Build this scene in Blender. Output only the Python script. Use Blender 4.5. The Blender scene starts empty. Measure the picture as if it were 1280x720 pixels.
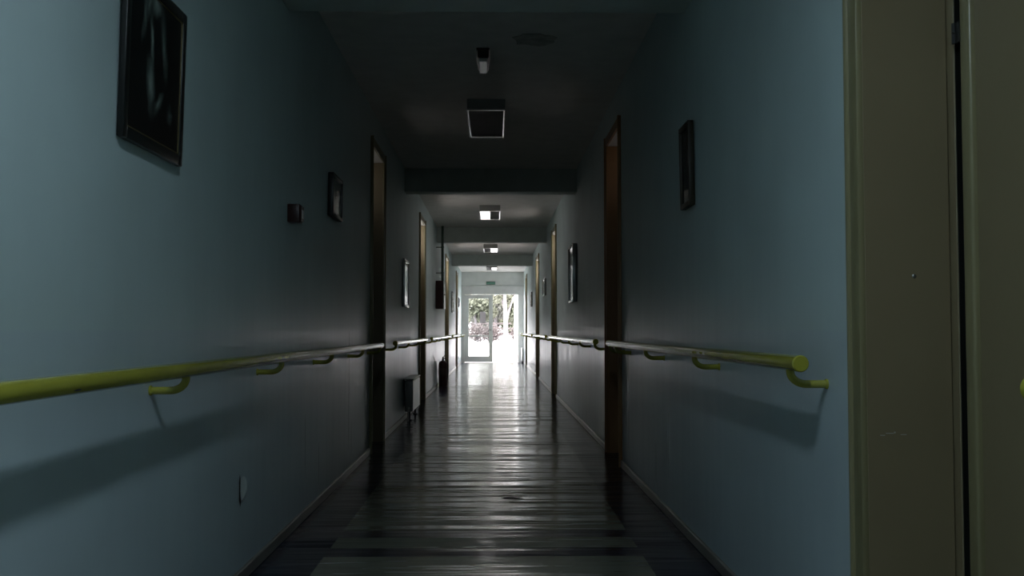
import bpy, bmesh, math, random
from mathutils import Vector, Matrix

# ---------------------------------------------------------------- camera, sky, exposure
sc = bpy.context.scene
C = sc.collection
R = math.radians
cam_d = bpy.data.cameras.new('camera')
cam_d.sensor_width = 36.0
cam_d.lens = 36.0 * 1250.0 / 1280.0
cam_d.clip_start = 0.05
cam_d.clip_end = 500
cam = bpy.data.objects.new('camera', cam_d)
C.objects.link(cam)
cam.location = (0, 0, 1.0)
cam.rotation_euler = (R(90 + 2.451), 0, R(-1.054))
sc.camera = cam

SKY = 17.0                 # overcast daylight behind the exit door
LAMP_NEAR = 98.0          # ceiling lamp above the viewer
LAMP_FAR = (0, 2.8, 2.8, 3.5)   # lit halves of the lamps down the corridor
# daylit frosted transom lights over the side doors, by door (rooms behind differ in blinds and windows)
TRANSOM = {2: 0.30, 3: 0.15, 4: 3.2, 5: 3.2, 6: 5.6, 7: 5.6, 8: 3.5, 9: 3.5}

world = bpy.data.worlds.new('world')
sc.world = world
world.use_nodes = True
bg = world.node_tree.nodes['Background']
bg.inputs[0].default_value = (1.0, 0.965, 0.985, 1)
bg.inputs[1].default_value = SKY
vs = sc.view_settings
vs.view_transform = 'Standard'
vs.look = 'None'
vs.gamma = 1.0
vs.use_curve_mapping = False
vs.exposure = 0.0
sc.cycles.max_bounces = 10
sc.cycles.sample_clamp_indirect = 6.0
sc.cycles.caustics_refractive = False

# sun on the forecourt outside, standing high behind the building
sd = bpy.data.lights.new('sun', 'SUN'); sd.energy = 18.0; sd.angle = R(3); sd.color = (1.0, 0.98, 0.95)
so = bpy.data.objects.new('sun', sd); C.objects.link(so)
so.location = (0, 40, 20); so.rotation_euler = (R(38), R(14), 0)

# daylight entry at the exit doorway: a portal only guides the sampling of the sky
pd = bpy.data.lights.new('daylight_portal', 'AREA')
pd.shape = 'RECTANGLE'; pd.size = 1.95; pd.size_y = 2.4
pd.cycles.is_portal = True
po = bpy.data.objects.new('daylight_portal', pd)
C.objects.link(po)
po.location = (-0.03, 31.62, 1.2)
po.rotation_euler = (R(-90), 0, 0)

# ---------------------------------------------------------------- dimensions
XL, XR = -1.01, 0.945       # corridor wall faces
ZC = 2.84                   # ceiling
YN, YE = -4.0, 31.3         # near end, exit wall
WT = 0.36                   # wall thickness
BEAMS = (-1.6, 4.655, 11.29, 17.73, 24.17)
BEAM_Z, BEAM_T = 2.576, 0.24
LIN = 0.02
DOOR_TOP = 2.53
REVEAL = 0.22
rnd = random.Random(7)

# ---------------------------------------------------------------- materials
def srgb(r, g, b):
    f = lambda c: (c/255/12.92 if c/255 <= 0.04045 else ((c/255+0.055)/1.055)**2.4)
    return (f(r), f(g), f(b), 1)

class NT:
    def __init__(s, name):
        s.m = bpy.data.materials.new(name); s.m.use_nodes = True
        s.t = s.m.node_tree; s.n = s.t.nodes; s.b = s.n['Principled BSDF']
        s.out = s.n['Material Output']
    def new(s, typ, **kw):
        n = s.n.new(typ)
        for k, v in kw.items(): setattr(n, k, v)
        return n
    def link(s, a, b): s.t.links.new(a, b)
    def coords(s, scale=(1, 1, 1)):
        tc = s.new('ShaderNodeTexCoord'); mp = s.new('ShaderNodeMapping')
        mp.inputs['Scale'].default_value = scale
        s.link(tc.outputs['Object'], mp.inputs['Vector'])
        return mp.outputs['Vector']
    def noise(s, vec, scale=1, detail=3, rough=0.5):
        n = s.new('ShaderNodeTexNoise')
        n.inputs['Scale'].default_value = scale; n.inputs['Detail'].default_value = detail
        n.inputs['Roughness'].default_value = rough
        s.link(vec, n.inputs['Vector'])
        return n.outputs['Fac']
    def ramp(s, fac, stops):
        r = s.new('ShaderNodeValToRGB')
        el = r.color_ramp.elements
        el[0].position, el[0].color = stops[0]
        el[1].position, el[1].color = stops[-1]
        for p, c in stops[1:-1]:
            e = el.new(p); e.color = c
        s.link(fac, r.inputs['Fac'])
        return r.outputs['Color']
    def maprange(s, v, a, b, c, d):
        n = s.new('ShaderNodeMapRange')
        for i, x in zip((1, 2, 3, 4), (a, b, c, d)): n.inputs[i].default_value = x
        s.link(v, n.inputs[0])
        return n.outputs[0]
    def bump(s, h, dist, strength=1.0):
        n = s.new('ShaderNodeBump')
        n.inputs['Distance'].default_value = dist; n.inputs['Strength'].default_value = strength
        s.link(h, n.inputs['Height']); s.link(n.outputs['Normal'], s.b.inputs['Normal'])
        return n
    def math(s, op, a, b=None):
        n = s.new('ShaderNodeMath', operation=op)
        for i, v in enumerate((a, b)):
            if v is None: continue
            if isinstance(v, (int, float)): n.inputs[i].default_value = v
            else: s.link(v, n.inputs[i])
        return n.outputs[0]

def mat(name, col, rough=0.5, metal=0.0, var=0.12, scale=6.0, bump=0.0, bscale=60.0, spec=0.5, coat=0.0):
    """paint / plastic / metal with soft colour variation"""
    k = NT(name)
    v = k.coords()
    f = k.noise(v, scale, 4)
    lo = tuple(c*(1-var) for c in col[:3]) + (1,); hi = tuple(min(1, c*(1+var)) for c in col[:3]) + (1,)
    k.link(k.ramp(f, [(0.3, lo), (0.7, hi)]), k.b.inputs['Base Color'])
    k.b.inputs['Roughness'].default_value = rough
    k.b.inputs['Metallic'].default_value = metal
    k.b.inputs['Specular IOR Level'].default_value = spec
    k.b.inputs['Coat Weight'].default_value = coat
    if bump:
        k.bump(k.noise(v, bscale, 3), bump)
    return k.m

def wall_paint(name, col):
    k = NT(name)
    v = k.coords()
    tc = k.new('ShaderNodeTexCoord'); sx = k.new('ShaderNodeSeparateXYZ')
    k.link(tc.outputs['Object'], sx.inputs[0])
    z = sx.outputs['Z']
    dado = k.maprange(z, 0.995, 1.005, 0.0, 1.0)          # oil-paint dado up to 1 m
    cloud = k.noise(v, 1.7, 5)
    lo = tuple(c*0.93 for c in col[:3]) + (1,); hi = tuple(c*1.06 for c in col[:3]) + (1,)
    base = k.ramp(cloud, [(0.3, lo), (0.7, hi)])
    hs = k.new('ShaderNodeMixRGB', blend_type='MULTIPLY')
    hs.inputs['Fac'].default_value = 1
    k.link(base, hs.inputs['Color1'])
    k.link(k.ramp(dado, [(0.0, (0.95, 0.95, 1.0, 1)), (1.0, (0.98, 1.0, 1.0, 1))]), hs.inputs['Color2'])
    k.link(hs.outputs[0], k.b.inputs['Base Color'])
    streak = k.noise(k.coords((0.0, 6.5, 0.35)), 2.2, 0, 0.5)
    r0 = k.maprange(streak, 0.2, 0.8, 0.27, 0.40)
    k.link(k.math('ADD', r0, k.math('ADD', k.math('MULTIPLY', dado, 0.04), k.maprange(z, 1.0, 1.45, 0.0, 0.18))), k.b.inputs['Roughness'])
    brush = k.noise(k.coords((0.0, 15.0, 0.6)), 2.0, 1, 0.5)
    k.bump(brush, 0.0009)
    return k.m

def lino(name, col, rough, spec=0.5):
    """worn, glossy, buckled linoleum: ripples run across the corridor"""
    k = NT(name)
    v = k.coords()
    cloud = k.noise(v, 2.3, 5)
    lo = tuple(c*0.8 for c in col[:3]) + (1,); hi = tuple(c*1.2 for c in col[:3]) + (1,)
    k.link(k.ramp(cloud, [(0.3, lo), (0.7, hi)]), k.b.inputs['Base Color'])
    w1 = k.noise(k.coords((0.42, 1.9, 1)), 1.0, 2, 0.5)
    w2 = k.noise(k.coords((0.9, 6.5, 1)), 1.0, 2, 0.5)
    h = k.math('ADD', w1, k.math('MULTIPLY', w2, 0.45))
    k.bump(h, 0.028)
    rr = k.noise(k.coords((1.2, 5, 1)), 1.0, 4)
    k.link(k.maprange(rr, 0.3, 0.7, rough*0.8, rough*1.25), k.b.inputs['Roughness'])
    k.b.inputs['Specular IOR Level'].default_value = spec
    return k.m

def emit(name, col, strength):
    k = NT(name)
    v = k.coords((3, 0.6, 1))
    f = k.noise(v, 2.0, 1)
    k.link(k.ramp(f, [(0.2, tuple(c*0.96 for c in col[:3])+(1,)), (0.8, col)]), k.b.inputs['Emission Color'])
    k.b.inputs['Emission Strength'].default_value = strength
    k.b.inputs['Base Color'].default_value = (0.8, 0.8, 0.8, 1)
    k.b.inputs['Roughness'].default_value = 0.35
    return k.m

def glass(name, tint=(0.95, 0.97, 0.97, 1), rough=0.0):
    k = NT(name)
    k.n.remove(k.b)
    fr = k.new('ShaderNodeFresnel'); fr.inputs['IOR'].default_value = 1.45
    tr = k.new('ShaderNodeBsdfTransparent')
    f = k.noise(k.coords(), 3, 3)
    k.link(k.ramp(f, [(0.2, tuple(c*0.96 for c in tint[:3])+(1,)), (0.8, tint)]), tr.inputs['Color'])
    gl = k.new('ShaderNodeBsdfGlossy'); gl.inputs['Roughness'].default_value = 0.03
    mx = k.new('ShaderNodeMixShader')
    k.link(fr.outputs[0], mx.inputs[0]); k.link(tr.outputs[0], mx.inputs[1]); k.link(gl.outputs[0], mx.inputs[2])
    k.link(mx.outputs[0], k.out.inputs['Surface'])
    return k.m

def leafmat(name, a, b):
    k = NT(name)
    f = k.noise(k.coords(), 0.9, 3)
    col = k.ramp(f, [(0.3, a), (0.7, b)])
    k.link(col, k.b.inputs['Base Color'])
    k.b.inputs['Roughness'].default_value = 0.6
    tl = k.new('ShaderNodeBsdfTranslucent'); mx = k.new('ShaderNodeMixShader')
    mx.inputs[0].default_value = 0.45
    k.link(col, tl.inputs['Color'])
    k.link(k.b.outputs[0], mx.inputs[1]); k.link(tl.outputs[0], mx.inputs[2]); k.link(mx.outputs[0], k.out.inputs['Surface'])
    return k.m

def painting(name, w, h):
    """dark canvas with pale draped brush marks (local x across, z up)"""
    k = NT(name)
    tc = k.new('ShaderNodeTexCoord')
    nz = k.new('ShaderNodeTexNoise'); nz.inputs['Scale'].default_value = 16; nz.inputs['Detail'].default_value = 3
    k.link(tc.outputs['Object'], nz.inputs['Vector'])
    ad = k.new('ShaderNodeVectorMath', operation='MULTIPLY_ADD')
    k.link(nz.outputs['Color'], ad.inputs[0]); ad.inputs[1].default_value = (0.05, 0.0, 0.05)
    k.link(tc.outputs['Object'], ad.inputs[2])
    tot = None
    for cx, cz, sx, sz, rot, amp in ((0.46, 0.90, 0.09, 0.08, 0, 1.0), (0.30, 0.78, 0.035, 0.20, 0.2, 0.7), (0.42, 0.66, 0.03, 0.18, -0.15, 1.0),
                                    (0.62, 0.68, 0.05, 0.26, -0.25, 0.7), (0.42, 0.40, 0.06, 0.20, -0.08, 1.0), (0.56, 0.31, 0.09, 0.045, -0.7, 0.9),
                                    (0.76, 0.28, 0.04, 0.08, 0.2, 0.6), (0.36, 0.86, 0.03, 0.12, 0.3, 0.8)):
        mp = k.new('ShaderNodeMapping', vector_type='TEXTURE')
        mp.inputs['Location'].default_value = ((cx-0.5)*w+0.025, 0, cz*h+0.025)
        mp.inputs['Rotation'].default_value = (0, rot, 0)
        mp.inputs['Scale'].default_value = (sx*w*1.5, 1, sz*h*1.2)
        k.link(ad.outputs[0], mp.inputs[0])
        fl = k.new('ShaderNodeVectorMath', operation='MULTIPLY'); fl.inputs[1].default_value = (1, 0, 1)
        k.link(mp.outputs[0], fl.inputs[0])
        ln = k.new('ShaderNodeVectorMath', operation='LENGTH'); k.link(fl.outputs[0], ln.inputs[0])
        e = k.maprange(ln.outputs['Value'], 0.0, 1.0, amp, 0.0)
        tot = e if tot is None else k.math('MAXIMUM', tot, e)
    k.link(k.ramp(tot, [(0.1, (0.006, 0.007, 0.007, 1)), (0.5, (0.08, 0.105, 0.095, 1)), (1.0, (0.34, 0.40, 0.35, 1))]), k.b.inputs['Base Color'])
    k.b.inputs['Roughness'].default_value = 0.3
    k.b.inputs['Specular IOR Level'].default_value = 0.25
    return k.m

M = {}
M['wall'] = wall_paint('wall_paint_blue_green', (0.57, 0.665, 0.665, 1))
M['ceiling'] = mat('ceiling_whitewash', (0.82, 0.79, 0.76, 1), 0.7, bump=0.002, bscale=25, var=0.06)
M['beam'] = mat('beam_paint_grey_green', (0.60, 0.65, 0.62, 1), 0.6, bump=0.002, bscale=25, var=0.06)
M['endwall'] = mat('exit_wall_paint', (0.80, 0.80, 0.78, 1), 0.5, bump=0.001, bscale=25, var=0.04)
M['navy'] = lino('floor_lino_navy', (0.010, 0.014, 0.034, 1), 0.18, 0.2)
M['greyfloor'] = lino('floor_lino_grey', (0.17, 0.175, 0.14, 1), 0.16, 0.3)
M['base'] = mat('baseboard_paint', (0.20, 0.19, 0.165, 1), 0.3, var=0.25, scale=3)
M['olive'] = mat('door_paint_olive', (0.215, 0.172, 0.098, 1), 0.38, var=0.06, scale=2, bump=0.0006, bscale=18)
M['olivelip'] = mat('architrave_paint_olive', (0.225, 0.200, 0.105, 1), 0.30, var=0.08, scale=3, bump=0.0005, bscale=18)
M['brown'] = mat('door_paint_brown', (0.30, 0.15, 0.055, 1), 0.4, var=0.12, scale=2, bump=0.0006, bscale=18)  # olive door whose brown cast from the light is put into its colour
M['rail'] = mat('rail_paint_yellow', (0.37, 0.355, 0.045, 1), 0.22, var=0.10, scale=5, bump=0.0002, bscale=14, coat=0.6)
M['black'] = mat('black_lacquer', (0.008, 0.009, 0.008, 1), 0.35, var=0.2)
M['gold'] = mat('gilt_line', (0.22, 0.17, 0.07, 1), 0.4, metal=0.6)
M['silver'] = mat('silver_frame', (0.50, 0.50, 0.48, 1), 0.25, metal=0.7)
M['woodframe'] = mat('brown_frame', (0.028, 0.022, 0.010, 1), 0.45, var=0.2, scale=12)
M['pictureglass'] = mat('picture_glass_dark', (0.02, 0.026, 0.026, 1), 0.10, var=0.5, scale=9)
M['paper'] = mat('print_paper_grey', (0.30, 0.31, 0.30, 1), 0.12, var=0.35, scale=9)
M['red'] = mat('red_box_paint', (0.035, 0.009, 0.007, 1), 0.35, var=0.15)
M['extband'] = mat('extinguisher_label', (0.07, 0.04, 0.035, 1), 0.4)
M['extred'] = mat('extinguisher_paint', (0.05, 0.011, 0.009, 1), 0.35, var=0.1)
M['metal'] = mat('dull_steel', (0.35, 0.35, 0.34, 1), 0.35, metal=0.9)
M['darkmetal'] = mat('dark_steel', (0.05, 0.05, 0.05, 1), 0.4, metal=0.6)
M['pipe'] = mat('pipe_paint_green', (0.03, 0.075, 0.05, 1), 0.35)
M['white'] = mat('white_enamel', (0.62, 0.62, 0.60, 1), 0.28, var=0.05)
M['frame'] = mat('door_frame_white', (0.74, 0.72, 0.71, 1), 0.35, var=0.05)
M['radiator'] = mat('radiator_enamel', (0.42, 0.42, 0.39, 1), 0.3, var=0.08)
M['housing'] = mat('lamp_housing_grey', (0.30, 0.30, 0.29, 1), 0.35, var=0.06)
M['diffuser_off'] = mat('lamp_diffuser_unlit', (0.05, 0.053, 0.05, 1), 0.7, var=0.1, spec=0.1)
M['rim'] = mat('lamp_rim_white', (0.60, 0.60, 0.58, 1), 0.22, var=0.05)
M['green'] = mat('exit_sign_green', (0.09, 0.20, 0.15, 1), 0.35)
M['notice'] = leafmat('thin_paper', (0.36, 0.34, 0.355, 1), (0.42, 0.40, 0.41, 1))
M['glass'] = glass('door_glass')
M['plaster'] = mat('bare_plaster_lit', (0.66, 0.70, 0.68, 1), 0.8, bump=0.002, bscale=80)
M['grime'] = mat('grime_dark', (0.015, 0.014, 0.012, 1), 0.7, var=0.4, scale=30)
M['stain'] = mat('damp_ceiling_patch', (0.42, 0.40, 0.37, 1), 0.75, var=0.35, scale=14, bump=0.003)
M['tearlight'] = mat('lifted_lino_edge', (0.30, 0.30, 0.27, 1), 0.3)
M['flame'] = emit('lit_near', (0.69, 0.87, 1.0, 1), LAMP_NEAR)
LIT = [emit('lit_far_%d' % i, (1.0, 0.955, 0.95, 1), max(s, 0.01)) for i, s in enumerate(LAMP_FAR)]
M['pane_lit'] = {i: emit('frosted_transom_%d' % i, (1.0, 0.955, 0.93, 1), v) for i, v in TRANSOM.items()}
M['ground'] = mat('pale_gravel', (0.42, 0.41, 0.42, 1), 0.9, var=0.08, scale=0.6, bump=0.01, bscale=8)
M['bark'] = mat('pale_bark', (0.085, 0.078, 0.082, 1), 0.85, var=0.3, scale=7, bump=0.01, bscale=20)
M['leaf_a'] = leafmat('leaves_pale_green', (0.085, 0.095, 0.065, 1), (0.155, 0.16, 0.12, 1))
M['leaf_b'] = leafmat('leaves_grey_green', (0.10, 0.105, 0.09, 1), (0.17, 0.17, 0.155, 1))
M['leaf_c'] = leafmat('twigs_rosy_brown', (0.10, 0.082, 0.078, 1), (0.15, 0.13, 0.13, 1))
M['fence'] = mat('weathered_fence', (0.10, 0.085, 0.085, 1), 0.8, var=0.2, scale=4)

# ---------------------------------------------------------------- mesh helpers
def box(bm, x0, x1, y0, y1, z0, z1, bev=0.0, seg=1):
    m = Matrix.Translation(((x0+x1)/2, (y0+y1)/2, (z0+z1)/2)) @ Matrix.Diagonal((abs(x1-x0), abs(y1-y0), abs(z1-z0), 1))
    r = bmesh.ops.create_cube(bm, size=1.0, matrix=m)
    if bev:
        es = list({e for v in r['verts'] for e in v.link_edges})
        bmesh.ops.bevel(bm, geom=es, offset=bev, segments=seg, affect='EDGES', profile=0.5)
    return bm

def tube(bm, pts, rad, n=16, caps=True, squash=None):
    pts = [Vector(p) for p in pts]
    rads = rad if isinstance(rad, (list, tuple)) else [rad]*len(pts)
    rings = []
    up0 = None
    for i, p in enumerate(pts):
        t = (pts[min(i+1, len(pts)-1)] - pts[max(i-1, 0)]).normalized()
        if up0 is None:
            a = Vector((0, 0, 1)) if abs(t.z) < 0.9 else Vector((1, 0, 0))
            u = a.cross(t).normalized()
        else:
            u = (up0 - t*up0.dot(t)).normalized()
        up0 = u
        w = t.cross(u)
        su, sw = squash or (1, 1)
        rings.append([bm.verts.new(p + (u*math.cos(2*math.pi*k/n)*su + w*math.sin(2*math.pi*k/n)*sw)*rads[i]) for k in range(n)])
    for a, b in zip(rings, rings[1:]):
        for k in range(n):
            bm.faces.new((a[k], a[(k+1) % n], b[(k+1) % n], b[k]))
    if caps:
        bm.faces.new(list(reversed(rings[0]))); bm.faces.new(rings[-1])
    return bm

def lathe(bm, prof, n=24, center=(0, 0, 0)):
    c = Vector(center); rings = []
    for r, z in prof:
        rings.append([bm.verts.new(c + Vector((r*math.cos(2*math.pi*k/n), r*math.sin(2*math.pi*k/n), z))) for k in range(n)])
    for a, b in zip(rings, rings[1:]):
        for k in range(n):
            bm.faces.new((a[k], a[(k+1) % n], b[(k+1) % n], b[k]))
    bm.faces.new(list(reversed(rings[0]))); bm.faces.new(rings[-1])
    return bm

def origin(o):
    v = Vector((0, 0, 0))
    while o is not None:
        v += o.location; o = o.parent
    return v

def obj(name, bm, m, parent=None, loc=(0, 0, 0), local=False, smooth=True):
    """one mesh object; vertices are given in world space unless local"""
    loc = Vector(loc)
    off = Vector((0, 0, 0)) if local else (origin(parent) + loc)
    bmesh.ops.recalc_face_normals(bm, faces=bm.faces)
    if off.length > 0: bmesh.ops.translate(bm, verts=bm.verts, vec=-off)
    me = bpy.data.meshes.new(name)
    bm.to_mesh(me); bm.free()
    me.materials.append(M[m] if isinstance(m, str) else m)
    if smooth:
        me.polygons.foreach_set('use_smooth', [True]*len(me.polygons))
        me.set_sharp_from_angle(angle=R(35))
    o = bpy.data.objects.new(name, me)
    C.objects.link(o)
    o.location = loc
    o.parent = parent
    return o

def tag(o, label=None, cat=None, group=None, kind=None):
    if label: o['label'] = label
    if cat: o['category'] = cat
    if group: o['group'] = group
    if kind: o['kind'] = kind
    return o

def thing(name, label, cat, loc=(0, 0, 0), group=None, kind=None, rot=(0, 0, 0)):
    o = bpy.data.objects.new(name, None); C.objects.link(o)
    o.empty_display_size = 0.1
    o.location = loc; o.rotation_euler = rot
    return tag(o, label, cat, group, kind)

def bx(*a, **k):
    return box(bmesh.new(), *a, **k)

# ---------------------------------------------------------------- doors in the side walls: (side, outer near edge, outer far edge, frame width, label, paint)
DOORS = [
    (+1, 1.615, 2.600, 0.075, 'olive side door in a deep frame at the right foreground', 'olive'),
    (-1, 8.17, 9.16, 0.075, 'dark olive recessed door nearest the viewer on the left wall', 'olive'),
    (+1, 7.36, 8.30, 0.075, 'brown-lit recessed olive door on the right wall where the first long handrail ends', 'brown'),
    (-1, 13.50, 14.60, 0.075, 'olive door on the left wall just beyond the low radiator', 'olive'),
    (+1, 14.95, 16.00, 0.075, 'olive door on the right wall behind the second ceiling beam', 'olive'),
    (-1, 20.80, 22.05, 0.075, 'olive door on the left wall just beyond the red hose cabinet', 'olive'),
    (+1, 20.65, 21.90, 0.075, 'narrow looking olive door on the right wall under the third lamp', 'olive'),
    (-1, 26.70, 27.65, 0.075, 'farthest side door on the left wall before the exit', 'olive'),
    (+1, 28.10, 29.15, 0.075, 'farthest side door on the right wall beside the exit heater', 'olive'),
]

# ---------------------------------------------------------------- shell
def side_wall(s):
    xw = XL if s < 0 else XR
    x0, x1 = (xw - WT, xw) if s < 0 else (xw, xw + WT)
    bm = bmesh.new()
    y = YN
    for (sd, a, b, fw, _l, _m) in sorted(DOORS, key=lambda d: d[1]):
        if sd != s: continue
        h0, h1 = a + fw - LIN, b - fw + LIN
        box(bm, x0, x1, y, h0, 0, ZC)
        box(bm, x0, x1, h0, h1, DOOR_TOP + LIN, ZC)
        y = h1
    box(bm, x0, x1, y, YE + 0.2, 0, ZC)
    bmesh.ops.remove_doubles(bm, verts=bm.verts, dist=1e-5)
    return bm

wl = tag(obj('wall_left', side_wall(-1), 'wall', smooth=False), 'pale blue-green painted wall along the left of the corridor', 'wall', kind='structure')
wr = tag(obj('wall_right', side_wall(+1), 'wall', smooth=False), 'pale blue-green painted wall along the right of the corridor', 'wall', kind='structure')
tag(obj('wall_near', bx(XL - WT, XR + WT, YN - 0.2, YN, 0, ZC), 'wall', smooth=False), 'blue-green wall closing the corridor behind the viewer', 'wall', kind='structure')
ceil = tag(obj('ceiling', bx(XL - WT, XR + WT, YN - 0.2, YE + 0.2, ZC, ZC + 0.2), 'ceiling', smooth=False), 'whitewashed corridor ceiling divided by cross beams', 'ceiling', kind='structure')
for y in BEAMS:
    obj('beam', bx(XL - 0.01, XR + 0.01, y, y + BEAM_T, BEAM_Z, ZC + 0.01, bev=0.006), 'beam', ceil, smooth=False)

floor = tag(obj('floor', bx(XL - WT, XR + WT, YN - 0.2, YE + 0.2, -0.2, 0.0), 'navy', smooth=False), 'glossy buckled linoleum floor, grey with navy borders', 'floor', kind='structure')
FX0, FX1 = -0.75, 0.665
edges = [YN + 0.2]
for y in BEAMS:
    yc = y + 0.12                                   # pattern band under each beam
    obj('lino_strip', bx(FX0, FX1, yc - 0.115, yc + 0.115, -0.01, 0.0012), 'greyfloor', floor, smooth=False)
    edges += [yc - 0.295, yc + 0.295]
edges.append(YE - 0.02)
for a, b in zip(edges[0::2], edges[1::2]):
    if b > a: obj('lino_sheet', bx(FX0, FX1, a, b, -0.01, 0.0012), 'greyfloor', floor, smooth=False)
# torn, lifted spot in the lino
bm = bmesh.new()
ring = [(-0.055, 0), (-0.03, -0.028), (0.0, -0.02), (0.03, -0.03), (0.06, -0.004), (0.025, 0.02), (-0.01, 0.03), (-0.035, 0.018)]
bm.faces.new([bm.verts.new((0.10 + x, 6.02 + y, 0.0022)) for x, y in ring])
obj('lino_tear', bm, 'grime', floor, smooth=False)
bm = bmesh.new()
pts = [(-0.065, 0.02, 0.002), (-0.02, 0.035, 0.008), (0.03, 0.03, 0.012), (0.075, 0.01, 0.004), (0.06, 0.05, 0.002), (0.0, 0.07, 0.002), (-0.05, 0.05, 0.002)]
bm.faces.new([bm.verts.new((0.11 + x, 6.02 + y, z)) for x, y, z in pts])
obj('lino_flap', bm, 'tearlight', floor, smooth=False)
bm = bmesh.new()
for q in ((0.295, 0.300, 11.52, 12.1), (0.340, 0.345, 11.52, 12.1), (0.300, 0.340, 11.52, 11.55), (0.300, 0.340, 12.07, 12.1)):
    box(bm, q[0], q[1], q[2], q[3], 0.0, 0.0022)
obj('floor_patch', bm, 'grime', floor, smooth=False)

# exit wall: header above the white door screen, cheeks beside it
bm = box(bmesh.new(), XL - 0.02, XR + 0.02, YE, YE + 0.2, 2.40, ZC)
tag(obj('wall_far', bm, 'endwall', smooth=False), 'pale header wall above the glazed exit door', 'wall', kind='structure')
for s, nm, txt in ((-1, 'baseboard_left', 'left'), (1, 'baseboard_right', 'right')):
    xw = XL if s < 0 else XR
    bm = bmesh.new(); y = YN
    for (sd, a, b, fw, _l, _m) in sorted(DOORS, key=lambda d: d[1]):
        if sd != s: continue
        if a > y: box(bm, xw - 0.005*(-s), xw - s*0.014, y, a, 0.0, 0.052, bev=0.004)
        y = b
    box(bm, xw - 0.005*(-s), xw - s*0.014, y, YE, 0.0, 0.052, bev=0.004)
    tag(obj(nm, bm, 'base'), 'low dark skirting along the %s wall' % txt, 'baseboard', kind='structure')

# flaws of the plaster
bm = bmesh.new()
pr = [(0.0, 0.32), (0.03, 0.335), (0.055, 0.36), (0.05, 0.39), (0.03, 0.415), (0.005, 0.42), (-0.012, 0.40), (-0.008, 0.36)]
a = [bm.verts.new((XL + 0.0025 + 0.011*max(0, y + 0.012)/0.067, 4.045 + y, z)) for y, z in pr]; bm.faces.new(a)
obj('plaster_chip', bm, 'plaster', wl, smooth=False)  # real chip, tilted and whitened to stand in for light caught in a dent
bm = bmesh.new()
bm.faces.new([bm.verts.new((XL + 0.0018, 4.035 + y, z)) for y, z in [(-0.02, 0.33), (0.0, 0.30), (0.012, 0.32), (-0.002, 0.36), (0.0, 0.41), (-0.012, 0.43), (-0.024, 0.40)]])
obj('chip_edge', bm, 'grime', wl, smooth=False)
bm = bmesh.new(); g = random.Random(3)
vs_ = []
for i in range(18):
    t = 2*math.pi*i/18; r = 0.85 + 0.35*g.random()
    vs_.append(bm.verts.new((0.26 + 0.13*r*math.cos(t), 6.25 + 0.13*r*math.sin(t), ZC - 0.004)))
bm.faces.new(vs_)
r_ = bmesh.ops.extrude_face_region(bm, geom=bm.faces[:])
bmesh.ops.translate(bm, verts=[v for v in r_['geom'] if isinstance(v, bmesh.types.BMVert)], vec=(0, 0, 0.006))
obj('peeling_patch', bm, 'stain', ceil, smooth=False)

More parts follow.
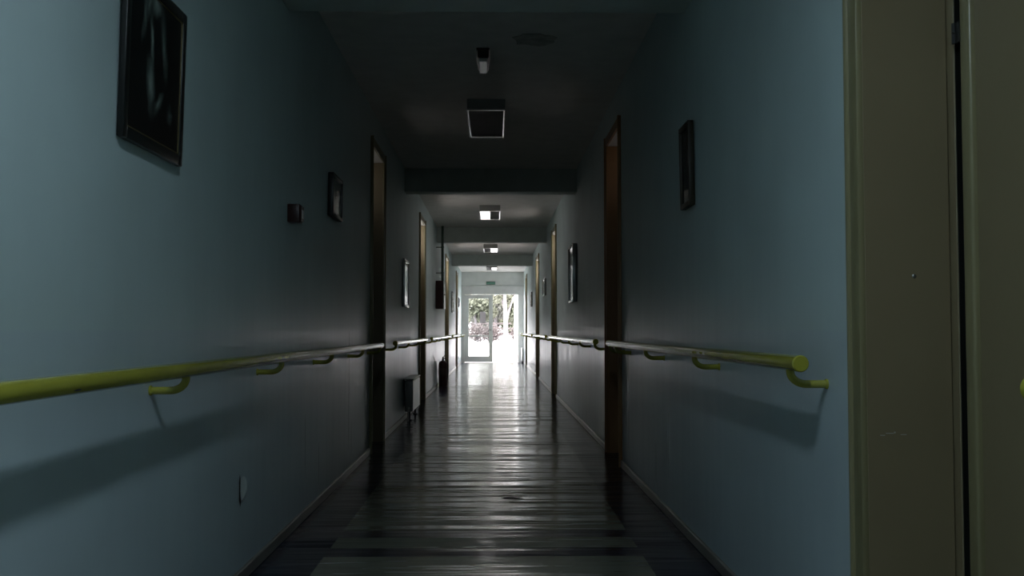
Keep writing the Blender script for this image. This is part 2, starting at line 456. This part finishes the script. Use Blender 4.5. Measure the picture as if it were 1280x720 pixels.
# ---------------------------------------------------------------- side doors
def side_door(i, s, y0, y1, fw, label, paint):
    xw = XL if s < 0 else XR
    X = lambda d: xw + s*d                    # depth into the wall
    t = thing('door_%d' % i, label, 'door', (xw, (y0 + y1)/2, 0), kind='structure')
    a, b = y0 + fw, y1 - fw                   # clear opening
    lip = 'olivelip' if paint == 'olive' else 'brown'
    for (c, d) in ((y0, a), (b, y1)):
        bm = box(bmesh.new(), X(-0.016), X(0.004), c, d, 0, DOOR_TOP + fw, bev=0.006, seg=2)
        # rounded bead on the outer edge of the trim
        ye = c + 0.014 if c == y0 else d - 0.014
        tube(bm, [(X(-0.016), ye, 0.0), (X(-0.016), ye, DOOR_TOP + fw)], 0.010, 10)
        obj('architrave', bm, lip, t)
    obj('head_architrave', bx(X(-0.016), X(0.004), a - 0.002, b + 0.002, DOOR_TOP, DOOR_TOP + fw, bev=0.004), lip, t)
    obj('jamb', bx(X(0.0), X(REVEAL), a - LIN, a, 0, DOOR_TOP, bev=0.002), paint, t)
    far = obj('jamb', bx(X(0.0), X(REVEAL), b, b + LIN, 0, DOOR_TOP, bev=0.002), paint, t)
    obj('head_lining', bx(X(0.0), X(REVEAL), a - LIN, b + LIN, DOOR_TOP, DOOR_TOP + LIN), 'white', t)  # white colour stands in for daylight caught on the soffit
    # stop at the back of the reveal, a dark gap and the leaf with its rolled edge
    for (c, d) in ((a - LIN, a + 0.036), (b - 0.036, b + LIN)):
        obj('door_stop', bx(X(REVEAL + 0.002), X(REVEAL + 0.05), c, d, 0, DOOR_TOP + LIN, bev=0.004), paint, t)
    obj('light_leak_board', bx(X(REVEAL + 0.085), X(REVEAL + 0.13), a - LIN, b + LIN, 0, DOOR_TOP + LIN), 'black', t)  # board added behind the leaf to stop outdoor light leaking in
    leaf_top = 2.06
    obj('gap_shade_strip', bx(X(REVEAL + 0.004), X(REVEAL + 0.08), b - 0.039, b - 0.0355, 0, DOOR_TOP), 'black', t)  # black strip stands in for the shade inside the hinge gap
    la, lb = a + 0.045, b - 0.074
    leaf = obj('door_leaf', bx(X(REVEAL + 0.012), X(REVEAL + 0.084), la, lb - 0.05, 0.008, leaf_top, bev=0.003), paint, t)
    obj('leaf_edge', bx(X(REVEAL - 0.002), X(REVEAL + 0.084), lb - 0.05, lb, 0.008, leaf_top, bev=0.008, seg=3), lip, leaf)
    obj('transom_bar', bx(X(REVEAL + 0.002), X(REVEAL + 0.084), a, b - 0.036, leaf_top + 0.006, leaf_top + 0.06, bev=0.004), lip, t)
    obj('transom_pane', bx(X(REVEAL + 0.03), X(REVEAL + 0.084), a, b - 0.036, leaf_top + 0.06, DOOR_TOP, bev=0.003), M['pane_lit'].get(i, M[paint]), t)
    for hz in (0.28, 1.722):
        bm = tube(bmesh.new(), [(X(REVEAL - 0.006), lb + 0.019, hz), (X(REVEAL - 0.006), lb + 0.019, hz + 0.025)], 0.0055, 10)
        tube(bm, [(X(REVEAL - 0.006), lb + 0.019, hz + 0.027), (X(REVEAL - 0.006), lb + 0.019, hz + 0.052)], 0.0055, 10)
        box(bm, X(REVEAL - 0.004), X(REVEAL + 0.004), lb - 0.004, lb + 0.017, hz, hz + 0.052)
        obj('hinge', bm, 'darkmetal', leaf)
    bm = box(bmesh.new(), X(REVEAL + 0.006), X(REVEAL + 0.013), la + 0.035, la + 0.07, 0.95, 1.15, bev=0.003)
    obj('handle_plate', bm, 'metal', leaf)
    bm = tube(bmesh.new(), [(X(REVEAL + 0.01), la + 0.052, 1.07), (X(REVEAL - 0.04), la + 0.052, 1.07), (X(REVEAL - 0.05), la + 0.065, 1.07), (X(REVEAL - 0.05), la + 0.165, 1.07)], 0.009, 12)
    obj('handle', bm, 'metal', leaf)
    if i == 1:                                 # marks on the near jamb lining
        bm = lathe(bmesh.new(), [(0.0055, 0), (0.0055, 0.002), (0.003, 0.004)], 14)
        bmesh.ops.rotate(bm, verts=bm.verts, cent=(0, 0, 0), matrix=Matrix.Rotation(R(90), 3, 'X'))
        bmesh.ops.translate(bm, verts=bm.verts, vec=(1.0715, b + 0.001, 1.139))
        obj('screw_head', bm, 'metal', far)
        bm = bmesh.new()
        for (xa, xb, za, zb) in ((0.978, 0.990, 0.735, 0.737), (0.992, 1.012, 0.740, 0.742), (1.013, 1.017, 0.741, 0.745), (1.030, 1.045, 0.737, 0.7385)):
            box(bm, xa, xb, b - 0.0006, b + 0.002, za, zb)
        obj('scratch', bm, 'radiator', far)
    return t

for i, d in enumerate(DOORS):
    side_door(i + 1, *d)

# ---------------------------------------------------------------- exit door screen
YS = YE + 0.05
ex = thing('door_%d' % (len(DOORS) + 1), 'white framed glazed double exit door with its right leaf standing open', 'door', (-0.03, YS, 0), kind='structure')
obj('frame_post', bx(XL, -0.905, YS - 0.04, YS + 0.06, 0, 2.40, bev=0.004), 'frame', ex)
obj('frame_post', bx(0.776, XR, YS - 0.04, YS + 0.06, 0, 2.40, bev=0.004), 'frame', ex)
obj('frame_head', bx(-0.905, 0.776, YS - 0.04, YS + 0.06, 2.14, 2.385, bev=0.004), 'frame', ex)
obj('head_trim', bx(XL, XR, YE - 0.025, YE + 0.01, 2.385, 2.43, bev=0.005), 'white', ex)
obj('threshold', bx(-0.905, 0.776, YS - 0.05, YS + 0.09, 0, 0.012, bev=0.003), 'metal', ex)

def leaf(parent, W, flip, loc, rotz):
    """glazed leaf; local x from hinge outward, local z up"""
    f = -1 if flip else 1
    e = bpy.data.objects.new('door_leaf', None); C.objects.link(e)
    e.empty_display_size = 0.1
    e.parent = parent; e.location = Vector(loc) - origin(parent); e.rotation_euler = (0, 0, rotz)
    def lb(x0, x1, z0, z1, y0=-0.022, y1=0.022, bev=0.003):
        return bx(f*x0, f*x1, y0, y1, z0, z1, bev=bev)
    H = 2.13; st = 0.125
    bm = bmesh.new()
    for q in ((0, st, 0.02, H), (W - st, W, 0.02, H), (st, W - st, 0.02, 0.205), (st, W - st, 2.01, H), (st, W - st, 0.82, 0.86)):
        box(bm, f*q[0], f*q[1], -0.022, 0.022, q[2], q[3], bev=0.003)
    obj('leaf_frame', bm, 'frame', e, local=True)
    obj('pane', lb(st, W - st, 0.86, 2.01, -0.004, 0.004, 0), 'glass', e, local=True, smooth=False)
    obj('pane', lb(st, W - st, 0.205, 0.82, -0.004, 0.004, 0), 'glass', e, local=True, smooth=False)
    bm = tube(bmesh.new(), [(f*(W - 0.055), -0.02, 1.03), (f*(W - 0.055), -0.06, 1.03), (f*(W - 0.065), -0.068, 1.03), (f*(W - 0.16), -0.068, 1.03)], 0.009, 10)
    obj('handle', bm, 'darkmetal', e, local=True)
    return e
leaf(ex, 0.88, False, (-0.905, YS + 0.01, 0), 0)
leaf(ex, 0.80, True, (0.772, YS + 0.05, 0), R(-84))
tag(obj('paper_notice', bx(-0.43, -0.25, YS - 0.016, YS - 0.0145 + 0.0005, 1.25, 1.60), 'notice', smooth=False), 'plain paper sheet stuck on the upper pane of the closed exit leaf', 'notice')

# ---------------------------------------------------------------- handrails
def handrail(s, y0, y1, label, spacing=1.33, first=None, z=None):
    xw = XL if s < 0 else XR
    z = z or (0.885 if s < 0 else 0.910)
    xr = xw - s*0.105
    t = thing('handrail', label, 'handrail', (xw, y0, z), group='yellow wall handrails')
    rr = 0.0225
    n = max(2, int((y1 - y0)/1.2))
    bm = tube(bmesh.new(), [(xr, y0 + 0.012 + (y1 - y0 - 0.024)*k/n, z) for k in range(n + 1)], rr, 24)
    rail = obj('rail', bm, 'rail', t)
    for ye, d in ((y0, 1), (y1, -1)):
        bm = tube(bmesh.new(), [(xr, ye, z), (xr, ye + d*0.004, z), (xr, ye + d*0.02, z)], [rr*0.90, rr*1.04, rr*1.04], 24)
        obj('end_cap', bm, 'rail', t)
    ys = []
    y = first if first is not None else y0 + 0.085
    while y < y1 - 0.3:
        ys.append(y); y += spacing
    ys.append(y1 - 0.09)
    for y in ys:
        path = []
        for k in range(9):                     # quarter bend down from the rail, then level to the wall
            a = math.pi/2*k/8
            path.append((xr + s*0.045*(1 - math.cos(a)), y, z - rr + 0.006 - 0.008 - 0.036*math.sin(a)))
        path.insert(0, (xr, y, z - rr + 0.006))
        path.append((xr + s*0.075, y, z - 0.0605)); path.append((xw + s*0.004, y, z - 0.0605))
        br = obj('bracket', tube(bmesh.new(), path, 0.0115, 14, squash=(1.0, 1.0)), 'rail', t)
        bm = tube(bmesh.new(), [(xw + s*0.002, y, z - 0.0605), (xw - s*0.004, y, z - 0.0605), (xw - s*0.006, y, z - 0.0605)], [0.0150, 0.0150, 0.0125], 18)
        obj('wall_plate', bm, 'rail', br)
    return t, rail, xr, z, rr

lt, lrail, lx, lz, lr = handrail(-1, -1.50, 8.12, 'long yellow handrail along the left wall in the foreground', first=-1.02)
bm = tube(bmesh.new(), [(lx + lr*0.86, 2.135 + 0.04*k/4, lz - lr*0.52 + (0.0006 if k in (1, 2, 3) else 0)) for k in range(5)], [0.0005, 0.0022, 0.0026, 0.0022, 0.0005], 8)
obj('paint_gouge', bm, 'grime', lrail)
handrail(-1, 9.24, 13.44, 'left handrail above the low radiator', spacing=1.36)
handrail(-1, 14.66, 20.72, 'left handrail above the standing fire extinguisher', spacing=1.4)
handrail(-1, 22.12, 26.63, 'left handrail piece between the two farthest left doors', spacing=1.4)
handrail(-1, 27.72, 30.9, 'last left handrail piece, ending at the exit', spacing=1.4)
handrail(+1, -1.50, 1.546, 'right handrail whose rounded end just enters the right picture edge', spacing=1.4)
handrail(+1, 2.725, 7.30, 'yellow right handrail starting with a round cap beside the olive door frame', first=2.825, spacing=1.35)
handrail(+1, 8.22, 14.88, 'right handrail starting beyond the brown-lit recessed door', spacing=1.42)
handrail(+1, 16.07, 20.58, 'right handrail piece below the small silver frame', spacing=1.4)
handrail(+1, 21.97, 28.03, 'right handrail piece between the two farthest right doors', spacing=1.4)
handrail(+1, 29.22, 31.15, 'last right handrail piece, ending at the open exit leaf', spacing=1.4)

# ---------------------------------------------------------------- ceiling lamps
def lamp(yc, label, mats, x0=0.0, L=1.12, split=True):
    Wd, H = 0.305, 0.092
    z0 = ZC - H
    t = thing('ceiling_light', label, 'ceiling light', (x0, yc, ZC), group='box lamps along the ceiling')
    obj('housing', bx(x0 - Wd/2, x0 + Wd/2, yc - L/2, yc + L/2, z0 + 0.012, ZC, bev=0.004), 'housing', t)
    bm = bmesh.new()
    r = 0.014
    for q in ((x0 - Wd/2, x0 - Wd/2 + r, yc - L/2, yc + L/2), (x0 + Wd/2 - r, x0 + Wd/2, yc - L/2, yc + L/2),
              (x0 - Wd/2 + r, x0 + Wd/2 - r, yc - L/2, yc - L/2 + r), (x0 - Wd/2 + r, x0 + Wd/2 - r, yc + L/2 - r, yc + L/2)) + (((x0 - 0.006, x0 + 0.006, yc - L/2 + r, yc + L/2 - r),) if split else ()):
        box(bm, q[0], q[1], q[2], q[3], z0, z0 + 0.013, bev=0.002)
    obj('rim', bm, 'rim', t)
    if not split:
        obj('diffuser', bx(x0 - Wd/2 + r, x0 + Wd/2 - r, yc - L/2 + r, yc + L/2 - r, z0 + 0.0105, z0 + 0.0125), mats[0], t, smooth=False)
        return t
    for k, m in enumerate(mats):
        xa, xb = (x0 - Wd/2 + r, x0 - 0.006) if k == 0 else (x0 + 0.006, x0 + Wd/2 - r)
        obj('diffuser', bx(xa, xb, yc - L/2 + r, yc + L/2 - r, z0 + 0.0105, z0 + 0.0125), m, t, smooth=False)
    return t
lamp(0.90, 'short box lamp lit on its left half above the viewer', ('flame', 'diffuser_off'), 0.0, L=0.62)
lamp(8.43, 'unlit box lamp with a dark panel, nearest on the ceiling', ('diffuser_off',), -0.062, split=False)
lamp(15.15, 'box lamp glowing on its left half beyond the first beam', (LIT[1], 'diffuser_off'), -0.055)
lamp(21.75, 'box lamp glowing on its right half beyond the second beam', ('diffuser_off', LIT[2]), -0.065)
lamp(28.20, 'farthest box lamp glowing on its right half near the exit', ('diffuser_off', LIT[3]), -0.055)

# small emergency lamp hanging in front of the unlit one
em = thing('emergency_light', 'small narrow emergency lamp on the ceiling in front of the unlit box lamp', 'ceiling light', (-0.068, 6.6, ZC))
obj('mounting_plate', bx(-0.115, -0.025, 6.43, 6.77, ZC - 0.016, ZC, bev=0.003), 'black', em)
obj('housing', bx(-0.106, -0.034, 6.44, 6.76, ZC - 0.066, ZC - 0.016, bev=0.004), 'darkmetal', em)
obj('diffuser', bx(-0.096, -0.044, 6.45, 6.75, ZC - 0.088, ZC - 0.066, bev=0.003), 'white', em)

# exit sign
es_ = thing('exit_sign', 'small green sign box above the exit door', 'sign', (-0.09, YE, 2.50))
obj('sign_housing', bx(-0.235, 0.055, YE - 0.05, YE + 0.002, 2.44, 2.545, bev=0.004), 'housing', es_)
obj('sign_face', bx(-0.225, 0.045, YE - 0.054, YE - 0.049, 2.45, 2.535), 'green', es_)

# ---------------------------------------------------------------- pictures on the walls
def picture(s, ya, yb, z0, z1, label, framem, printm, fw=0.022, depth=0.022, tilt=0.0, liner=None, cat='picture', standoff=0.002):
    """local x across, local z up, local -y towards the corridor"""
    xw = XL if s < 0 else XR
    w, h = yb - ya, z1 - z0
    t = thing('picture_frame', label, cat, (xw - s*standoff, (ya + yb)/2, z0), group='framed pictures on the corridor walls')
    # left wall: -y_local -> +X world ; right wall: -y_local -> -X world
    t.rotation_euler = (R(-tilt) if False else 0, 0, R(90) if s < 0 else R(-90))
    if tilt:
        t.rotation_euler = (R(tilt), 0, t.rotation_euler[2])
    bm = bmesh.new()
    for q in ((-w/2, -w/2 + fw, 0, h), (w/2 - fw, w/2, 0, h), (-w/2 + fw, w/2 - fw, 0, fw), (-w/2 + fw, w/2 - fw, h - fw, h)):
        box(bm, q[0], q[1], -depth, 0, q[2], q[3], bev=0.003, seg=2)
    obj('frame', bm, framem, t, local=True)
    if liner:
        bm = bmesh.new(); i = fw; g_ = 0.004
        for q in ((-w/2 + i, -w/2 + i + g_, i, h - i), (w/2 - i - g_, w/2 - i, i, h - i), (-w/2 + i, w/2 - i, i, i + g_), (-w/2 + i, w/2 - i, h - i - g_, h - i)):
            box(bm, q[0], q[1], -depth*0.8, -0.004, q[2], q[3])
        obj('liner', bm, liner, t, local=True)
    obj('print', bx(-w/2 + fw*0.8, w/2 - fw*0.8, -depth*0.7, -0.002, fw*0.8, h - fw*0.8), printm, t, local=True, smooth=False)
    return t

pw, ph = 0.51, 0.485
picture(-1, 2.665, 3.175, 1.52, 2.005, 'large dark painting of pale draped shapes in a black frame on the left wall', 'black', painting('dark_painting', pw, ph), fw=0.034, depth=0.018, tilt=1.3, liner='gold', standoff=0.003)
picture(-1, 6.06, 6.44, 1.70, 1.965, 'small black frame with a grey print before the nearest left door', 'black', 'paper', fw=0.022, depth=0.035, tilt=0.5)
picture(-1, 11.02, 11.60, 1.265, 1.80, 'square silver frame on the left wall above the radiator', 'silver', 'paper', fw=0.03, depth=0.03)
picture(-1, 23.9, 24.7, 1.44, 1.94, 'dark frame on the left wall beyond the olive door by the hose cabinet', 'black', 'pictureglass', depth=0.025)
picture(-1, 28.6, 29.2, 1.68, 1.95, 'tiny frame on the bright left wall next to the exit', 'black', 'pictureglass', depth=0.02)
picture(+1, 4.64, 4.87, 1.59, 1.99, 'slim brown frame above the yellow handrail on the right wall', 'woodframe', 'pictureglass', fw=0.024, depth=0.028, tilt=0.9)
picture(+1, 11.25, 11.95, 1.33, 1.99, 'tall frame with a shining white edge beyond the brown-lit door', 'silver', 'paper', fw=0.025, depth=0.05, tilt=0.4)
picture(+1, 17.9, 18.6, 1.64, 1.945, 'small silver frame on the right wall between two olive doors', 'silver', 'paper', fw=0.02, depth=0.035)
picture(+1, 24.3, 24.9, 1.59, 1.95, 'small dark frame on the right wall close to the exit', 'black', 'pictureglass', depth=0.03)

# ---------------------------------------------------------------- fire call point, hose cabinet, extinguisher
t = thing('fire_call_point', 'small dark red fire call point box on the left wall', 'alarm', (XL, 4.93, 1.58))
obj('box', bx(XL, XL + 0.060, 4.89, 4.98, 1.532, 1.622, bev=0.004, seg=2), 'red', t)
obj('front_plate', bx(XL + 0.060, XL + 0.067, 4.897, 4.973, 1.539, 1.615, bev=0.003), 'red', t)
obj('push_glass', bx(XL + 0.0665, XL + 0.0695, 4.912, 4.958, 1.553, 1.594, bev=0.001), 'white', t)

t = thing('hose_cabinet', 'dark red hose cabinet hanging on the left wall above the extinguisher', 'cabinet', (XL, 17.45, 1.385))
obj('body', bx(XL, XL + 0.132, 17.42, 18.02, 1.385, 1.875, bev=0.005), 'red', t)
d_ = obj('cabinet_door', bx(XL + 0.132, XL + 0.145, 17.425, 18.015, 1.39, 1.87, bev=0.003), 'white', t)  # white colour stands in for the reflection on this corridor-facing side
obj('knob', tube(bmesh.new(), [(XL + 0.144, 17.48, 1.63), (XL + 0.165, 17.48, 1.63)], 0.012, 12), 'metal', d_)
t = thing('supply_pipe', 'dark green pipe dropping from the beam into the red hose cabinet', 'pipe', (XL + 0.115, 17.55, 1.87))
obj('pipe', tube(bmesh.new(), [(XL + 0.112, 17.55, 1.873), (XL + 0.112, 17.55, ZC)], 0.023, 16), 'pipe', t)
for zc_ in (2.0, 2.45):
    bm = tube(bmesh.new(), [(XL + 0.112, 17.55, zc_), (XL + 0.112, 17.55, zc_ + 0.03)], 0.027, 16)
    box(bm, XL, XL + 0.09, 17.54, 17.56, zc_ + 0.008, zc_ + 0.022)
    obj('clamp', bm, 'pipe', t)

t = thing('fire_extinguisher', 'dark red fire extinguisher standing on the floor by the left wall', 'fire extinguisher', (-0.91, 18.05, 0))
c = (-0.91, 18.05, 0)
body = obj('cylinder', lathe(bmesh.new(), [(0.070, 0.0), (0.080, 0.004), (0.080, 0.02), (0.078, 0.03), (0.078, 0.38), (0.074, 0.42), (0.060, 0.445), (0.036, 0.46), (0.022, 0.465)], 28, c), 'extred', t)
obj('band', lathe(bmesh.new(), [(0.0785, 0.20), (0.0795, 0.205), (0.0795, 0.32), (0.0785, 0.325)], 28, c), 'extband', body)
obj('valve', lathe(bmesh.new(), [(0.018, 0.46), (0.018, 0.50), (0.012, 0.505), (0.012, 0.53)], 16, c), 'darkmetal', t)
obj('lever', box(tube(bmesh.new(), [(-0.91, 18.05, 0.525), (-0.885, 18.0, 0.545), (-0.875, 17.95, 0.555)], 0.006, 8), -0.918, -0.902, 17.95, 18.05, 0.508, 0.514), 'darkmetal', t)
obj('hose', tube(bmesh.new(), [(-0.91, 18.06, 0.50), (-0.87, 18.08, 0.505), (-0.835, 18.08, 0.46), (-0.822, 18.07, 0.36), (-0.824, 18.06, 0.22), (-0.828, 18.05, 0.14)], 0.0085, 10), 'black', t)

# ---------------------------------------------------------------- radiator and heater
t = thing('radiator', 'low ribbed radiator under the left handrail with a pale shelf on top', 'radiator', (XL + 0.065, 11.66, 0))
ry0, ry1 = 11.17, 12.17
for k in range(17):
    y = ry0 + 0.03 + k*(ry1 - ry0 - 0.06)/16
    obj('fin', bx(XL + 0.025, XL + 0.112, y - 0.023, y + 0.023, 0.10, 0.445, bev=0.010, seg=2), 'radiator', t)
obj('front_panel', bx(XL + 0.110, XL + 0.117, ry0 + 0.005, ry1 - 0.005, 0.105, 0.44, bev=0.003), 'white', t)
obj('shelf', bx(XL + 0.004, XL + 0.124, ry0 - 0.01, ry1 + 0.02, 0.452, 0.468, bev=0.004), 'white', t)
for zz in (0.14, 0.40):
    obj('header_pipe', tube(bmesh.new(), [(XL + 0.068, ry0 + 0.005, zz), (XL + 0.068, ry1 - 0.005, zz)], 0.016, 12), 'radiator', t)
for y in (ry0 + 0.08, ry1 - 0.08):
    bm = tube(bmesh.new(), [(XL + 0.07, y, 0.0), (XL + 0.07, y, 0.012), (XL + 0.07, y, 0.014), (XL + 0.07, y, 0.11)], [0.028, 0.028, 0.011, 0.011], 12)
    obj('foot', bm, 'darkmetal', t)
obj('valve', tube(bmesh.new(), [(XL + 0.068, ry0 + 0.01, 0.14), (XL + 0.068, ry0 - 0.05, 0.14), (XL + 0.068, ry0 - 0.06, 0.125), (XL + 0.068, ry0 - 0.06, 0.0)], 0.010, 10), 'radiator', t)
for y in (ry0 + 0.25, ry1 - 0.25):
    obj('shelf_bracket', bx(XL, XL + 0.10, y - 0.008, y + 0.008, 0.442, 0.453), 'radiator', t)

t = thing('wall_heater', 'small white panel heater at the foot of the right wall by the exit', 'heater', (XR - 0.05, 30.7, 0))
obj('panel', bx(XR - 0.085, XR - 0.02, 30.5, 30.95, 0.07, 0.48, bev=0.008, seg=2), 'white', t)
for k in range(5):
    obj('vent_slat', bx(XR - 0.09, XR - 0.083, 30.54, 30.91, 0.13 + k*0.065, 0.15 + k*0.065, bev=0.002), 'frame', t)
for y in (30.56, 30.89):
    obj('foot', bx(XR - 0.08, XR - 0.03, y - 0.02, y + 0.02, 0.0, 0.075, bev=0.003), 'darkmetal', t)

# ---------------------------------------------------------------- outside
bm = bmesh.new()
prof = [(31.5, -0.03), (36, -0.02), (42, 0.10), (50, 0.36), (60, 0.7), (80, 1.2), (140, 2.0)]
rows = [[bm.verts.new((x, y, z)) for x in (-60, -20, -6, 6, 20, 60)] for y, z in prof]
for a, b in zip(rows, rows[1:]):
    for k in range(5): bm.faces.new((a[k], a[k+1], b[k+1], b[k]))
tag(obj('ground', bm, 'ground'), 'pale sunlit gravel outside the exit door', 'ground', kind='structure')
def gz(y):
    for (a, za), (b, zb) in zip(prof, prof[1:]):
        if a <= y <= b: return za + (zb - za)*(y - a)/(b - a)
    return 0

def leaves(bm, c, rx, ry, rz, n, size, g):
    for _ in range(n):
        while True:
            p = Vector((g.uniform(-1, 1), g.uniform(-1, 1), g.uniform(-1, 1)))
            if 0.15 < p.length < 1: break
        p = Vector((c[0] + p.x*rx, c[1] + p.y*ry, c[2] + p.z*rz))
        a = Vector((g.gauss(0, 1), g.gauss(0, 1), g.gauss(0, 1))).normalized()
        u = a.orthogonal().normalized(); w = a.cross(u)
        l = size*g.uniform(0.6, 1.4)
        bm.faces.new([bm.verts.new(p + d) for d in (u*l, w*l*0.45, -u*l, -w*l*0.45)])
    return bm

def tree(label, x, y, h, tr, lean, blobs, leafm, n, seed, fork=None, group='trees outside the exit', size=0.11):
    g = random.Random(seed); z0 = gz(y)
    t = thing('tree', label, 'tree', (x, y, z0), group=group)
    pts = []; 
    for k in range(8):
        f = k/7
        pts.append((x + lean*f*h + 0.05*math.sin(3*f + seed), y + 0.05*math.cos(4*f), z0 - 0.05 + f*h))
    tk = obj('trunk', tube(bmesh.new(), pts, [tr*(1.25 - 0.75*k/7) if k else tr*1.6 for k in range(8)], 10), 'bark', t)
    for (f0, dx, dz) in (fork or ((0.5, 0.7, 1.3), (0.6, -0.6, 1.2))):
        p0 = Vector(pts[int(f0*7)])
        obj('branch', tube(bmesh.new(), [p0, p0 + Vector((dx*0.35, 0.1, dz*0.45)), p0 + Vector((dx*0.7, 0.2, dz*0.75)), p0 + Vector((dx, 0.2, dz))], [tr*0.65, tr*0.5, tr*0.35, tr*0.15], 8), 'bark', tk)
    bm = bmesh.new()
    for (dx, dy, dz, rx, rz) in blobs:
        leaves(bm, (x + dx, y + dy, z0 + dz), rx, rx*0.8, rz, n, size, g)
    obj('crown', bm, leafm, t, smooth=False)
    return t
tree('pale forked tree standing in the middle of the open doorway', 0.56, 49.5, 3.6, 0.115, -0.010, [(0, 0, 3.6, 1.5, 1.0), (0.4, 0.3, 4.6, 1.6, 1.0), (-0.6, 0.2, 2.5, 0.6, 0.5)], 'leaf_a', 700, 1, fork=((0.42, 0.45, 1.5), (0.5, -0.3, 1.2)))
tree('bushy pale green tree behind the left pane of the exit', -1.0, 54, 3.0, 0.07, 0.02, [(0, 0, 2.1, 1.0, 0.8), (0.5, 0.2, 1.5, 0.7, 0.5), (-0.6, 0, 3.2, 1.4, 0.9)], 'leaf_a', 1500, 2)
tree('grey green tree filling the gap left of the forked tree', 0.15, 57, 4.0, 0.08, 0.0, [(0, 0, 2.6, 1.0, 0.9), (0.2, 0, 1.7, 0.8, 0.6), (0, 0, 4.0, 1.6, 1.0)], 'leaf_b', 1500, 3)
tree('pale green tree right of the forked tree in the doorway', 1.22, 53.5, 3.6, 0.07, 0.02, [(0, 0, 2.2, 0.9, 0.9), (0.2, 0, 1.4, 0.7, 0.6), (0.3, 0, 3.5, 1.4, 0.9)], 'leaf_a', 1500, 4)
g0 = random.Random(11)
for i, (x, y) in enumerate(((-4.3, 60), (-2.4, 62), (-0.5, 64), (1.35, 62.2), (3.2, 64), (5.1, 62))):
    tree('%s tall tree in the far row beyond the fence' % ('leftmost', 'second from the left', 'third from the left', 'third from the right', 'second from the right', 'rightmost')[i], x, y, 5.0, 0.10, 0.0,
         [(0, 0, 1.0, 0.95, 1.1), (0.0, 0, 2.6, 0.95, 1.3), (0.0, 0, 4.4, 0.9, 1.3)], ('leaf_b', 'leaf_a')[i % 2], 2600, 20 + i, group='background trees', size=0.19)
for i, (x, y, w) in enumerate(((-1.95, 51.5, 0.55), (-0.82, 52, 0.52), (-0.05, 52.5, 0.55), (1.35, 51.5, 0.5), (2.1, 51, 0.6))):
    z0 = gz(y)
    t = thing('shrub', 'low rosy brown shrub %s' % ('at the far left behind the closed exit leaf', 'under the bushy pale green tree', 'just left of the forked trunk', 'just right of the forked trunk', 'at the far right of the doorway')[i], 'shrub', (x, y, z0), group='shrubs outside the exit')
    g = random.Random(40 + i)
    obj('foliage', leaves(bmesh.new(), (x, y, z0 + 0.45), w, w*0.6, 0.48, 700, 0.07, g), 'leaf_c', t, smooth=False)
    bm = bmesh.new()
    for k in range(5):
        tube(bm, [(x + g.uniform(-.1, .1), y, z0 - 0.02), (x + g.uniform(-.35, .35), y + g.uniform(-.2, .2), z0 + 0.6)], [0.018, 0.006], 6)
    obj('stem', bm, 'bark', t)
t = thing('rail_fence', 'weathered rail fence seen low behind the left exit pane', 'fence', (0, 55.5, gz(55.5)))
z0 = gz(55.5)
for k in range(9):
    x = -4.8 + k*1.2
    obj('post', bx(x - 0.045, x + 0.045, 55.46, 55.54, z0 - 0.1, z0 + 0.95, bev=0.008), 'fence', t)
for zz in (0.3, 0.58, 0.86):
    obj('fence_rail', bx(-4.9, 4.9, 55.42, 55.46, z0 + zz - 0.05, z0 + zz + 0.04, bev=0.006), 'fence', t)
